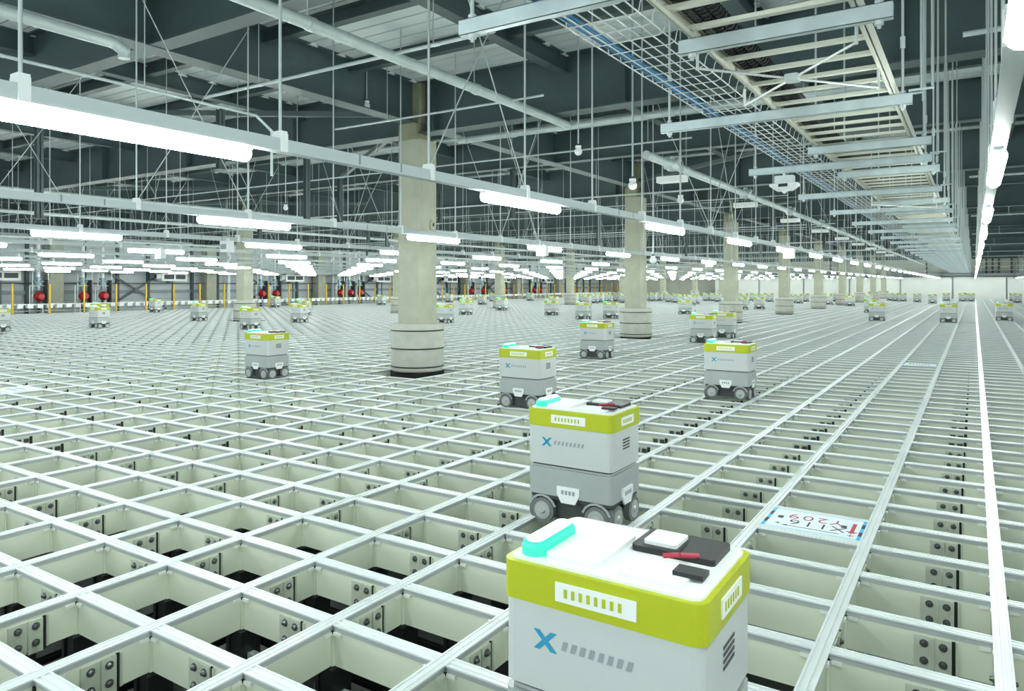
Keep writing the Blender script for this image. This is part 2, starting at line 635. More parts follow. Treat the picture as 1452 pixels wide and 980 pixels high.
BX = [-8.92 + 3.188 * k for k in range(-12, 7)]
for k, x in enumerate(BX):
    main = k % 6 == 0
    y0 = max(-6, -.33 * x * -1 * -1 - 4) if x > 0 else max(-6, .33 * -x - 6)
    o = i_beam('roof_beam', 'y', x, y0, FARY, BEAM if main else 5.14, DECK - .001, .32 if main else .2)
    c = MB('cap')
    yy = y0
    while yy < min(FARY, y0 + 45):
        for sd in (-1, 1):
            q = x + sd * ((.32 if main else .2) / 2 + .004)
            c.add([(q, yy + .02, DECK - .03), (q, yy + .20, DECK - .03), (q, yy + .15, DECK - .002), (q, yy + .07, DECK - .002),
                   (q - sd * .05, yy + .02, DECK - .03), (q - sd * .05, yy + .20, DECK - .03), (q - sd * .05, yy + .15, DECK - .002), (q - sd * .05, yy + .07, DECK - .002)],
                  [(0, 1, 2, 3), (7, 6, 5, 4), (0, 4, 5, 1), (2, 6, 7, 3), (1, 5, 6, 2), (0, 3, 7, 4)])
        yy += .6
    c.build('flute_cap', o, kind='stuff')
for k in range(-1, 18):
    y = COLY0 + 5.25 * k
    if y > FARY - 1:
        break
    xl = max(WALLX, -(y + 3.5) / .36)
    main = k % 2 == 0
    i_beam('roof_girder', 'x', y, xl, XR, BEAM - (.19 if main else -.01), DECK - .002, .34 if main else .26, stiff=3.826 if main else 0)
    for dy in (1.75, 3.5):
        if y + dy < FARY - 1:
            i_beam('roof_joist', 'x', y + dy, max(WALLX, -(y + dy + 3.5) / .36), XR, 5.24, DECK - .003, .14)
# plan braces just under the deck and short drop posts
for n, (x0, y0, x1, y1) in enumerate([(-16.57, 5.3, -8.92, 10.55), (-16.57, 15.8, -8.92, 10.55), (-8.92, 21.05, -1.27, 15.8), (-28.05, 15.8, -20.4, 21.05), (-20.4, 15.8, -28.05, 10.55),
                                      (-28.05, 21.05, -20.4, 26.3), (-39.5, 26.3, -28.05, 31.55), (-8.92, 31.55, -16.57, 26.3), (-8.92, 31.55, -1.27, 26.3), (-28.05, 42.05, -16.57, 36.8)]):
    b = MB('brace')
    L = math.hypot(x1 - x0, y1 - y0); dx, dy = (x1 - x0) / L, (y1 - y0) / L
    nx, ny = -dy * .05, dx * .05
    z0, z1 = BEAM + .16, BEAM + .26
    b.add([(x0 + nx, y0 + ny, z0), (x0 - nx, y0 - ny, z0), (x1 - nx, y1 - ny, z0), (x1 + nx, y1 + ny, z0), (x0 + nx, y0 + ny, z1), (x0 - nx, y0 - ny, z1), (x1 - nx, y1 - ny, z1), (x1 + nx, y1 + ny, z1)],
          [(3, 2, 1, 0), (4, 5, 6, 7), (0, 1, 5, 4), (1, 2, 6, 5), (2, 3, 7, 6), (3, 0, 4, 7)])
    b.build('roof_beam', None, kind='structure')
# hung steel frames: drop posts with a horizontal rail, in the bays left of the first column
DROPS = [(-14.2, 6.3), (-11.0, 7.76), (-12.5, 11.0), (-14.8, 14.2), (-10.2, 15.9), (-14.6, 18.4), (-20.4, 15.9), (-20.4, 21.1), (-16.6, 26.3), (-12.75, 26.3), (-5.09, 22.4), (-5.09, 28.0),
         (-24.2, 26.3), (-28.05, 26.3), (-20.4, 31.5), (-12.75, 36.8), (-6.0, 36.8), (-31.9, 31.5), (-35.7, 36.8), (-5.09, 47.3), (-8.92, 47.3), (-16.6, 42.0), (-24.2, 42.0), (-12.75, 52.5)]
for n, (x, y) in enumerate(DROPS):
    b = MB('brace')
    zb = [2.85, 3.65, 3.1][n] if n < 3 else 3.15 + .25 * (n % 3)
    b.box(x - .055, x + .055, y - .008, y + .008, zb, BEAM + .02)
    b.box(x - .055, x - .047, y - .055, y + .055, zb, BEAM + .02)
    b.box(x + .047, x + .055, y - .055, y + .055, zb, BEAM + .02)
    b.box(x - .09, x + .09, y - .09, y + .09, zb - .012, zb)
    tag(b.build('hanging_post'), 'dark steel post hanging down from the roof beams', 'hanging post', 'dark drop posts below the roof')

# ---------------------------------------------------------------- lighting rows
ROWS = [(.115, 'lamp row at the right edge'), (-3.36, 'first lamp row left of the wire tray')]
ROWS += [(-3.36 - 3.83 * k, f'{ORD[k]} lamp row left of the wire tray') for k in range(1, 11)]
ZT = 2.365                                           # centre of the tubes
LY0, LD, LL = 5.42, 3.5, 1.25


def lamp_meshes(detail):
    h = MB('rail')
    h.prof([(-.026, .050), (-.026, .026), (.026, .026), (.026, .050)], -LL / 2 - .01, LL / 2 + .01)
    d = MB('lamp')
    n = 10 if detail else 6
    r = .042
    pts = [(r * math.cos(math.radians(140 + 260 * k / n)), r * math.sin(math.radians(140 + 260 * k / n)) - .001) for k in range(n + 1)]
    d.prof(pts, -LL / 2 + .02, LL / 2 - .02)
    for s in (-1, 1):
        d.prof([(p * .8, z * .8 + .003) for p, z in pts], *sorted((s * (LL / 2 - .02), s * (LL / 2 - .004))))
    return h, d


hN, dN = lamp_meshes(True)
hm, dm = hN.mesh('housing'), dN.mesh('diffuser')
hF, dF = lamp_meshes(False)
ff = MB('lamp', 'rail')
ff.v, ff.f, ff.m, ff.sm = list(dF.v), list(dF.f), list(dF.m), list(dF.sm)
ff.add(hF.v, hF.f, 1)
fm = ff.mesh('tube_light')
lamps = []
for r, (x, rn) in enumerate(ROWS):
    n = 0
    for k in range(-2, 27):
        y = LY0 + LD * k
        vis = any(seen(x, y + q, ZT, 5) for q in (-.62, 0, .62))
        lamps.append((r, k, x, y, vis, n))
        if vis:
            n += 1
ROWS.append((3.945, 'far lamp row beyond the right edge row'))
for k in range(16, 27):
    lamps.append((12, k, 3.945, LY0 + LD * k, seen(3.945, LY0 + LD * k, ZT, 0), 99))
lamps.sort(key=lambda q: (not q[4], max(pix(q[2], q[3])[2], 0)))
rest = MB('lamp', 'rail')
for m, (r, k, x, y, vis, n) in enumerate(lamps):
    d = pix(x, y)[2]
    if vis and m < 300:
        if n < 8 and r <= 10:
            lab, grp = f'{ORD[n]} tube light from the near end, {ROWS[r][1]}', None
        elif r < 12:
            lab, grp = f'distant tube light past the eighth on the {ROWS[r][1]}', f'distant tubes of the {ROWS[r][1]}'
        else:
            lab, grp = 'tiny distant tube light beyond the right edge lamp row', 'far tubes at the right edge'
        if d < 32:
            t = empty('tube_light', (x, y, ZT), lab, 'tube light', grp)
            link(hm, 'housing', t)
            link(dm, 'diffuser', t)
        else:
            link(fm, 'tube_light', None, (x, y, ZT), lab, 'tube light', grp)
    elif vis or -9 < y < 6 and x > -12:
        o = len(rest.v)
        rest.v += [(a + x, b_ + y, c + ZT) for a, b_, c in ff.v]
        rest.f += [[i + o for i in f] for f in ff.f]
        rest.m += ff.m; rest.sm += ff.sm
rest.build('tube_light', None, label='remaining tiny tube lights at the far ends of the lamp rows', cat='tube light', kind='stuff')

BRM = MB('white')
BRM.box(-.034, .034, -.024, .024, .031, .075)
BRM.box(-.040, -.030, -.024, .024, -.045, .06)
BRM.box(.030, .040, -.024, .024, -.045, .06)
BRM = BRM.mesh('bracket')
# rails with rods, brackets, joint bands and wire bracing
for r, (x, rn) in enumerate(ROWS):
    y0 = max(-4, -x * .37 - 1.5) if x < 3 else 56
    t = empty('lighting_rail', (x, y0, ZT + .09), f'pale square rail carrying the {rn}', 'lighting rail')
    b = MB('rail')
    L = FARY - 1 - y0
    b.prof([(-.030, -.040), (.030, -.040), (.030, .030), (-.030, .030)][::1], 0, L)
    b.prof([(-.036, -.044), (.036, -.044), (.036, -.032), (-.036, -.032)], 0, L)
    b.build('rail_bar', t)
    j = MB('girt')
    yy = 1.42 - 1.34 * 8
    k = 0
    rods_far = MB('rod')
    nr = 0
    while yy < FARY - 1:
        if yy > y0 and seen(x, yy, 3.2, 400):
            yl = yy - y0
            near = pix(x, yy)[2] < 16
            q = MB('rod')
            q.cyl((0, yl, .03), (0, yl, DECK - ZT - .09), .0095 if near else .0075, 6 if near else 4)
            if nr < 30:
                q.build('hanging_rod', t)
            else:
                rods_far.cyl((0, yl, .03), (0, yl, DECK - ZT - .09), .007, 4)
            nr += 1
            if pix(x, yy)[2] < 30:
                link(BRM, 'bracket', t, (0, yl, 0))
            if k % 3 == 0:
                j.box(-.033, .033, yl + .60, yl + .615, -.041, .0315)
                j.box(-.033, .033, yl + 1.0, yl + 1.012, -.041, .0315)
        yy += 1.34
        k += 1
    if rods_far.v:
        rods_far.build('hanging_rod', t, kind='stuff')
    if j.v:
        j.build('joint_band', t)
    yy = 1.42 + 1.34 * 2
    n = 0
    wf = MB('rod')
    while yy < 70:
        if yy > y0 and r > 0 and seen(x, yy, 3, 100):
            yl = yy - y0
            segs = [((0, yl, .04), (.02, yl + 1.34, 2.2)), ((0, yl + 1.34, .04), (.02, yl, 2.2))]
            if n % 2:
                segs += [((0, yl, .04), (.95, yl, 2.3)), ((0, yl, .04), (-.95, yl, 2.3))]
            for p, q in segs:
                if pix(x, yy)[2] < 26:
                    w = MB('rod'); w.cyl(p, q, .0055, 5); w.build('brace_wire', t)
                else:
                    wf.cyl(p, q, .0045, 4)
        yy += 1.34 * 5
        n += 1
    if wf.v:
        wf.build('brace_wire', t, kind='stuff')

# ---------------------------------------------------------------- cable ladder, wire basket and trapeze hangers
ZL = 2.985
t = empty('cable_ladder', (0, 0, ZL), 'long cream cable ladder rack hung under the roof, running to the far wall', 'cable ladder')
XL0, XL1, YL0, YL1 = -1.29, -.47, -1.5, FARY - 2
for x in (XL0, XL1):
    b = MB('cream')
    sg = 1 if x == XL0 else -1
    b.box(x - .006, x + .006, YL0, YL1, 0, .085)
    lo, hi = sorted((x, x + sg * .03))
    b.box(lo, hi, YL0, YL1, 0, .006); b.box(lo, hi, YL0, YL1, .079, .085)
    b.build('side_rail', t)
rg = MB('cream')
rg.prof([(-.022, .012), (-.022, .034), (.022, .034), (.022, .012)][::-1], XL0, XL1, 'x')
rgm = rg.mesh('rung')
rest = MB('cream')
for k in range(int((YL1 - YL0) / .32)):
    y = YL0 + .1 + k * .32
    if y < 1.2 or k > 112:
        rest.prof([(-.022, .012), (-.022, .034), (.022, .034), (.022, .012)][::-1], XL0, XL1, 'x', (y, 0))
    else:
        link(rgm, 'rung', t, (0, y, 0))
rest.build('rung', t, kind='stuff')
for n, (x, lab) in enumerate(((-1.22, 'left'), (-1.16, 'mid'), (-1.10, 'inner'))):
    b = MB('cable')
    yy = YL0
    pts = []
    while yy < 60:
        pts.append((x + .008 * math.sin(yy * 2.1 + n), yy, ZL + .064 + .004 * math.sin(yy * 3 + n * 2)))
        yy += .5
    b.path(pts, .027, 7)
    yy = YL0
    while yy < 9:
        b.cyl((x, yy, ZL + .064), (x, yy + .018, ZL + .064), .033, 7)
        yy += .05
    tag(b.build('power_cable'), ['thick black ribbed cable along the outer edge of the cable ladder', 'thick black ribbed cable lying second along the cable ladder', 'thick black ribbed cable lying innermost along the cable ladder'][n], 'cable')

t = empty('wire_basket_tray', (0, 0, ZL), 'silver wire basket tray with hooked side beside the cable ladder', 'wire tray')
XB0, XB1 = -1.79, -1.39
b = MB('wire')
for k in range(7):
    x = XB0 + (XB1 - XB0) * k / 6
    b.cyl((x, YL0, .006), (x, YL1, .006), .0042, 5)
b.cyl((XB0 - .01, YL0, .075), (XB0 - .01, YL1, .075), .0055, 5)
b.cyl((XB1 + .02, YL0, .10), (XB1 + .02, YL1, .10), .0065, 5)
b.build('long_wire', t)
b = MB('wire')
y = YL0
while y < YL1:
    n = 5 if y < 18 else 3
    b.cyl((XB0, y, 0), (XB1 - .03, y, 0), .0032, n)
    b.cyl((XB0, y, 0), (XB0 - .012, y, .075), .0032, n)
    b.path([(XB1 - .03, y, 0), (XB1, y, .012), (XB1 + .008, y, .055), (XB1 + .03, y, .10)], .0032, n)
    y += .172 if y < 25 else .344
b.build('cross_wire', t, kind='stuff')
for n in range(4):
    b = MB('blue')
    pts = []
    yy = YL0
    while yy < 55:
        pts.append((XB0 + .022 + .017 * n + .005 * math.sin(yy * 1.7 + n), yy, ZL + .022 + .003 * math.sin(yy * 2.3 + n * 1.3)))
        yy += .45
    b.path(pts, .0085, 6)
    tag(b.build('data_cable'), 'thin blue data cable laid along the outer edge of the wire basket tray', 'cable', 'blue cables in the wire tray')


def channel(b, x0, x1, hh=.078):
    b.box(x0, x1, -.022, -.019, -hh, 0)
    b.box(x0, x1, -.022, .022, -hh, -hh + .003)
    b.box(x0, x1, .019, .022, -hh, 0)
    b.box(x0, x1, -.022, -.010, -.003, 0); b.box(x0, x1, .010, .022, -.003, 0)


LONG, SHORT = [2.93 + 2.78 * k for k in range(-1, 33)], []
yy = 3.82
while yy < 92:
    if min(abs(yy - q) for q in LONG) > .5:
        SHORT.append(yy)
    yy += 1.815
for kind, ys, x0, x1 in (('long', LONG, -2.19, -.36), ('short', SHORT, -1.36, -.32)):
    for n, y in enumerate(ys):
        if pix(x1, y)[2] < .6:
            continue
        nv = n if kind == 'short' else n - 1
        lab = (f'{ORD[nv]} ' if 0 <= nv < 10 else 'small distant ') + f'{kind} steel channel hung on rods across the cable ladder' + (', from the near end' if 0 <= nv < 10 else '')
        t = empty('trapeze_hanger', (0, y, ZL - .002), lab, 'hanger', f'distant {kind} hangers under the cable ladder' if nv >= 10 else None)
        b = MB('channel'); channel(b, x0, x1); b.build('channel', t)
        for x in (x0 + .07, x1 - .06):
            b = MB('rod', 'galv')
            b.cyl((x, 0, -.115), (x, 0, DECK - ZL), .0105, 6 if y < 20 else 4)
            if y < 20:
                b.cyl((x, 0, -.10), (x, 0, -.078), .022, 6, 1)
                b.cyl((x, 0, .0), (x, 0, .02), .022, 6, 1)
                b.cyl((x, 0, .32), (x, 0, .40), .017, 8, 1)
            b.build('threaded_rod', t)
        if kind == 'long':
            for k in range(2):
                x = x1 + .05 + .07 * k
                b = MB('rod'); b.cyl((x, .05 - .1 * k, .02), (x, .05 - .1 * k, DECK - ZL), .008, 4)
                b.build('safety_rod', t)
                b2 = MB('channel'); b2.box(x1 - .02, x + .012, .04 - .1 * k, .06 - .1 * k, .0, .012); b2.build('rod_lug', t)
# cross braces beside the ladder
for n, (y0, y1) in enumerate([(4.0, 5.0), (12.3, 13.3), (20.6, 21.6)]):
    t = empty('cross_brace', (0, 0, ZL - .11), f'X shaped pair of tie rods with centre clamp, {ORD[n]} under the cable ladder', 'cross brace')
    for a, e in (((-1.32, y0), (-.5, y1)), ((-.5, y0), (-1.32, y1))):
        b = MB('wire'); b.cyl((a[0], a[1], 0), (e[0], e[1], 0), .0075, 6)
        for q in (a, e):
            b.cyl((q[0], q[1], -.010), (q[0], q[1], .112), .009, 8)
        b.build('tie_rod', t)
    b = MB('galv'); b.rbox(-.91 - .04, -.91 + .04, (y0 + y1) / 2 - .05, (y0 + y1) / 2 + .05, -.016, .02, .02); b.build('clamp', t)

# ceiling sensor under the fourth long hanger
t = empty('wireless_unit', (-1.80, LONG[3], ZL - .08), 'white wedge shaped sensor unit hanging under a channel of the wire tray', 'sensor')
b = MB('galv'); b.box(-.10, .10, -.05, .07, -.12, -.03); b.cyl((0, 0, -.03), (0, 0, 0), .02, 8); b.build('mount_box', t)
b = MB('white')
b.add([(-.15, -.08, -.12), (.15, -.08, -.12), (.15, .08, -.12), (-.15, .08, -.12), (-.15, -.08, -.145), (.15, -.08, -.145), (.15, .08, -.145), (-.15, .08, -.145),
       (-.08, -.05, -.20), (.08, -.05, -.20), (.08, .05, -.20), (-.08, .05, -.20)],
      [(0, 1, 2, 3), (4, 5, 1, 0), (5, 6, 2, 1), (6, 7, 3, 2), (7, 4, 0, 3), (8, 9, 5, 4), (9, 10, 6, 5), (10, 11, 7, 6), (11, 8, 4, 7), (11, 10, 9, 8)])
b.build('housing', t)
b = MB('dark'); b.rbox(-.05, .05, -.088, -.079, -.16, -.125, .004); b.build('window', t)
b = MB('white'); b.ball((0, 0, -.205), .026, 10); b.build('lens', t)

# ---------------------------------------------------------------- pipes, conduits and small devices below the roof
def pipe(pts, r, label, cat='pipe', group=None, hang=True, couplings=3.0, mk='pipe', n=12):
    t = empty('ceiling_pipe', pts[0], label, cat, group)
    o = pts[0]
    P = [tuple(p[i] - o[i] for i in range(3)) for p in pts]
    b = MB(mk, 'galv'); b.path(P, r, n)
    for p in P[1:-1]:
        b.ball(p, r * 1.12, n)
    hf = MB('rod')
    for p, q in zip(P, P[1:]):
        L = math.dist(p, q)
        if abs(p[2] - q[2]) > .3 and hang or L < 1:
            continue
        s = couplings * .4
        while s < L:
            w = [p[i] + (q[i] - p[i]) * s / L for i in range(3)]
            w2 = [p[i] + (q[i] - p[i]) * (s + .09) / L for i in range(3)]
            b.cyl(w, w2, r * 1.16, n, 1)
            if hang:
                wx, wy = w[0] + o[0], w[1] + o[1]
                if pix(wx, wy)[2] < 22 and seen(wx, wy, o[2], 300):
                    h = MB('rod'); h.cyl((w[0], w[1], w[2]), (w[0], w[1], DECK - o[2]), .008, 5); h.build('hanger_rod', t)
                else:
                    hf.cyl((w[0], w[1], w[2]), (w[0], w[1], DECK - o[2]), .008, 4)
            s += couplings
    b.build('tube', t)
    if hf.v:
        hf.build('hanger_rod', t, kind='stuff')
    return t


pipe([(-8.36, -2.5, 4.44), (-8.36, 4.50, 4.44), (-8.36, 4.62, 4.38), (-8.36, 4.62, 4.29)], .066, 'thick grey sprinkler pipe at upper left ending in a downward elbow')
pipe([(-5.90, -2.0, 4.40), (-5.90, 10.98, 4.40)], .068, 'thick grey pipe crossing the roof above the nearest column, joining a cross pipe')
pipe([(-8.3, 11.05, 4.40), (-1.2, 11.05, 4.40)], .060, 'grey cross pipe under the girder right of the nearest column')
VP = pipe([(-4.85, 11.9, 3.93), (-4.85, 95, 3.93)], .075, 'long grey valve pipe running to the far wall left of the wire tray', couplings=5.25)
pipe([(-7.9, -2, 3.86), (-7.9, 6.1, 3.86), (-7.9, 6.35, 3.7), (-7.9, 6.35, 3.1)], .018, 'thin conduit at upper left that bends down at its end', couplings=1.5)
pipe([(-17.4, 3.0, 3.7), (-17.4, 96, 3.7)], .05, 'long grey pipe over the second column row gap, nearer one')
pipe([(-24.9, 6.0, 3.9), (-24.9, 96, 3.9)], .06, 'long grey pipe over the hall middle, left of the nearer one')
pipe([(-36.0, 10.0, 3.8), (-36.0, 96, 3.8)], .06, 'long grey pipe near the left wall end of the hall')
for k in range(22):
    y = [6.5, 9.1, 13.0][k] if k < 3 else 13.0 + 4.1 * (k - 2)
    if y > 80:
        break
    xl = max(WALLX + 1, -(y + 2) / .40)
    z = 4.42 if k < 2 else 3.95 + .42 * ((k * 7) % 3) / 2
    pipe([(-9.6 if k < 2 else xl, y, z), (-4.4 - .9 * (k % 2), y, z)], .018 if k % 3 else .024, f'{ORD[k]} thin cross conduit from the near end under the roof' if k < 10 else 'distant thin cross conduit under the roof', group='distant cross conduits' if k >= 10 else None, couplings=3.1, n=6)
for k in range(7):
    y = 9.0 + 12 * k
    x0 = 1.5; x1 = 9
    pipe([(x0 - 1.6, y, 4.3), (x1, y, 4.3)], .03, f'{ORD[k]} pale cross pipe above the right edge lamp row', couplings=3, n=6)
for k in range(3):
    pipe([(.9 + .1 * k, 9 + 2 * k, 3.4), (7.0, 44 + 2 * k, 4.4)], .012, f'{ORD[k]} of three slanting thin conduits right of the right edge lamps', hang=False, couplings=99, n=6)

# valve clusters with white trays on the long pipe, and camera balls
for k in range(9):
    y = 13.2 + 5.25 * k - 11.9
    b = MB('galv')
    b.ball((0, y, 0), .13, 10, sy=1.3); b.cyl((0, y, 0), (.0, y, .16), .05, 10); b.cyl((-.12, y - .1, -.05), (.12, y - .1, .05), .05, 10); b.ball((.08, y + .1, .08), .07, 8); b.ball((-.09, y + .12, -.02), .08, 8)
    v = b.build('valve_body', VP)
    b = MB('white', 'rod'); b.rbox(-.28, .28, y - .13, y + .13, -.33, -.22, .04)
    for x in (-.2, .2):
        b.cyl((x, y, -.24), (x, y, .02), .007, 5, 1)
    b.build('drip_tray', v)
DOMES = [(897, 263, 9.2), (405, 295, 17.0), (965, 284, 12.0), (820, 215, 10.5), (926, 369, 14.0), (520, 150, 12.5)]
for n, (u, v, d) in enumerate(DOMES):
    l = (u - 726) / F * d
    x, y, z = -d * S + l * C_, d * C_ + l * S, HC + (HZ - v) * d / F
    t = empty('ceiling_camera', (x, y, z), ['round white ball camera in front of the second column top', 'round white ball camera at upper left under the beams', 'round white ball camera right of the second column', 'white ball camera under the pipe over the middle', 'white ball camera on the lamp rail right of the second column', 'white ball camera just left of the nearest column top'][n], 'camera')
    b = MB('white'); b.ball((0, 0, 0), .058 if n != 4 else .07, 12); b.build('ball', t)
    b = MB('white', 'dark'); b.cyl((0, 0, .05), (0, 0, .085), .045, 12); b.cyl((0, 0, .085), (0, 0, .11), .03, 10, 1); b.build('collar', t)
    b = MB('rod'); b.cyl((0, 0, .1), (0, 0, DECK - z), .012, 6); b.build('drop_rod', t)
BOXES = [(655, 345, 14.5), (61, 352, 13), (1062, 275, 11), (917, 369, 18)]
for n, (x, y) in enumerate([(ROWS[2][0], 12.3), (ROWS[3][0], 7.9), (ROWS[4][0], 9.0), (ROWS[2][0], 23.0), (ROWS[1][0], 16.3)]):
    b = MB('white', 'ink')
    b.rbox(-.11, .11, -.07, .07, -.20, .0, .015); b.box(-.08, .08, -.072, -.069, -.15, -.06, 1); b.box(-.035, .035, -.03, .03, 0, .04)
    tag(b.build('hanging_box', None, (x, y, ZT + .05)), f'white junction box hung from the {ROWS[[2, 3, 4, 2, 1][n]][1]}' + [', nearer one', '', '', ', farther one', ''][n], 'junction box')

# ---------------------------------------------------------------- side wall, its posts, pipes and units
b = MB('wall', 'girt')
b.box(WALLX - .3, WALLX, 8, FARY, -2.4, DECK)
z = 0.1
while z < DECK:
    b.box(WALLX - .001, WALLX + .012, 8, FARY, z, z + .02, 1)
    z += .55
b.build('wall_left', None, kind='structure')
b = MB('girt'); b.box(WALLX, WALLX + .12, 10, FARY, 1.05, 1.28); b.build('trim_1', None, kind='structure')
b = MB('girt'); b.box(WALLX, WALLX + .10, 10, FARY, 2.75, 2.95); b.build('trim_2', None, kind='structure')
for n in range(2, 9):
    y = 21.7 + COLD * (n - 2)
    t = empty('concrete_column', (-47.0, y, -.3), f'{ORD[n - 2]} plain concrete column standing against the left side wall, from the near end', 'column', kind='structure')
    b = MB('conc'); b.rbox(-.36, .36, -.40, .40, -2.0, 5.5, .03, 0, 2); b.build('shaft', t)
k = 0
y = 13.0
while y < FARY - 1:
    b = MB('beam')
    b.box(WALLX + .02, WALLX + .20, y - .09, y + .09, -2.3, DECK - .9)
    tag(b.build('wall_post'), 'dark steel post standing against the left side wall', 'wall post', 'dark posts along the left wall', 'structure')
    y += 2.1 if k % 3 else 3.3
    k += 1
for n in range(7):
    y0 = 26.1 + 10.5 * n
    t = empty('wall_brace', (WALLX + .32, y0, 0), f'{ORD[n]} dark X brace on the left side wall from the near end', 'brace')
    for a, e in (((-1.2, .0), (3.1, 2.6)), ((-1.2, 2.6), (3.1, .0))):
        b = MB('brace')
        dx = .0
        b.add([(-.04 + dx, a[0], a[1] - .07), (.04 + dx, a[0], a[1] - .07), (.04 + dx, e[0], e[1] - .07), (-.04 + dx, e[0], e[1] - .07), (-.04 + dx, a[0], a[1] + .07), (.04 + dx, a[0], a[1] + .07), (.04 + dx, e[0], e[1] + .07), (-.04 + dx, e[0], e[1] + .07)],
              [(3, 2, 1, 0), (4, 5, 6, 7), (0, 1, 5, 4), (1, 2, 6, 5), (2, 3, 7, 6), (3, 0, 4, 7)])
        b.build('diagonal', t)
    b = MB('brace'); b.box(-.07, .07, .8, 1.1, 1.15, 1.45); b.build('gusset', t)


def valve_set(y, n):
    t = empty('sprinkler_valve', (WALLX + 1.75, y, .32), f'{ORD[n]} red domed sprinkler valve on a pipe stand along the left wall' if n < 19 else 'distant red domed sprinkler valve on a pipe stand along the left wall', 'valve', None if n < 19 else 'distant red valves')
    b = MB('red'); b.ball((.1, 0, .62), .29, 14, sz=.95); b.cyl((.1, 0, .62), (.42, 0, .62), .17, 12); b.build('dome', t)
    b = MB('valve'); b.cyl((0, 0, 1.0), (0, 0, 1.75), .11, 10); b.cyl((0, 0, 1.3), (0, 0, 1.42), .22, 12); b.cyl((0, 0, 1.62), (0, 0, 1.72), .2, 12); b.cyl((0, -.28, 1.5), (0, .28, 1.5), .07, 8); b.build('valve_body', t)
    b = MB('white'); b.cyl((0, 0, 1.75), (0, 0, 4.3), .10, 12); b.build('riser', t)
    b = MB('galv')
    for s in (-.5, .5):
        b.cyl((.1, s, -1.6), (.1, s, 1.25 if s < 0 else 2.1), .035, 6)
    b.cyl((.1, -.5, 1.25), (.1, .3, 1.25), .03, 6); b.cyl((.1, -.3, 2.1), (.1, .5, 2.1), .03, 6); b.cyl((.1, -.35, .3), (.1, -.35, 2.1), .025, 6)
    b.build('pipe_frame', t)
    b = MB('chassis'); b.box(-.2, .3, .35, .42, .2, 1.6); b.cyl((0, 0, -1.6), (0, 0, .4), .09, 8); b.build('stand', t)


n = 0
for y in (20.4, 22.9, 24.1, 36.0, 37.3, 44.1, 45.3, 46.5, 55.0, 56.3, 63.2, 65.5, 68.4, 69.7, 76.4, 77.8, 85.6, 87.2):
    valve_set(y, n)
    n += 1
for n, y in enumerate((18.8, 29.3, 39.8, 50.3, 60.8, 71.3, 81.8)):
    t = empty('air_unit', (WALLX + .9, y, 2.16), f'{ORD[n]} white box air unit with dark grilles on the left wall from the near end', 'air unit')
    b = MB('white'); b.rbox(-.3, .3, -.95, .95, -.28, .28, .04); b.build('casing', t)
    for s in (-.42, .42):
        b = MB('chassis'); b.box(.295, .31, s - .36, s + .36, -.14, .16)
        for q in range(3):
            b.box(.305, .318, s - .36, s + .36, -.10 + q * .09, -.085 + q * .09)
        b.build('grille', t)
    b = MB('white', 'dark'); b.cyl((0, -.95, .05), (0, -1.25, .05), .22, 12); b.cyl((0, -1.25, .05), (0, -1.27, .05), .17, 12, 1); b.build('fan_duct', t)
    b = MB('brace'); b.box(-.7, -.28, -.05, .05, -.4, -.3); b.cyl((0, 0, -.3), (0, 0, -2.0), .06, 8); b.build('stand', t)
y = 34.1
n = 0
while y < 90:
    b = MB('white')
    b.cyl((WALLX + .42, y, -2.2), (WALLX + .42, y, 4.5), .13, 12)
    b.cyl((WALLX + .42, y, 1.3), (WALLX + .42, y, 1.38), .16, 12)
    tag(b.build('downpipe'), f'{ORD[n]} thick white downpipe along the left wall from the near end', 'downpipe')
    y += 10.5; n += 1
b = MB('chassis'); b.cyl((WALLX + .9, 10, 1.72), (WALLX + .9, FARY - 2, 1.72), .03, 6); b.cyl((WALLX + .9, 10, .45), (WALLX + .9, FARY - 2, .45), .025, 6)
tag(b.build('wall_pipe'), 'pair of thin dark pipes running level along the left side wall', 'pipe')

# edge barrier with white brackets and the yellow posts
XE = -44.3
t = empty('edge_barrier', (XE, 0, 0), 'low barrier with white brackets along the left edge of the grid', 'barrier')
b = MB('white'); b.box(-.03, .03, 14, FARY - 4, .50, .56); b.build('top_bar', t)
b = MB('galv'); b.cyl((0, 14, .17), (0, FARY - 4, .17), .02, 6); b.cyl((-.3, 14, .42), (-.3, FARY - 4, .42), .02, 6); b.build('lower_bar', t)
bb = MB('white'); bb.rbox(-.10, .16, -.15, .15, .32, .55, .02, 0, 2); bmesh_ = bb.mesh('bracket')
bp = MB('galv'); bp.cyl((0, 0, -.3), (0, 0, .5), .03, 6); pmesh = bp.mesh('post')
rest = MB('white')
for k in range(160):
    y = 15.6 + .509 * k
    if k < 100:
        link(bmesh_, 'bracket', t, (0, y, 0))
    else:
        rest.box(-.10, .14, y - .13, y + .13, .33, .52)
rest.build('bracket', t, kind='stuff')
for k in range(40):
    link(pmesh, 'post', t, (0, 15.8 + 2.03 * k, 0))
yp = MB('yellow'); yp.rbox(-.047, .047, -.047, .047, -.3, 1.68, .02, 0, 2); yp.box(-.10, .10, -.10, .10, -.3, -.28)
ypm = yp.mesh('yellow_post')
for k in range(43):
    lab = f'{ORD[k]} tall yellow post from the near end of the left grid edge' if k < 12 else 'small distant tall yellow post along the left grid edge'
    link(ypm, 'guard_post', None, (-43.75, 18.1 + 1.866 * k, 0), lab, 'post', None if k < 12 else 'distant yellow posts')

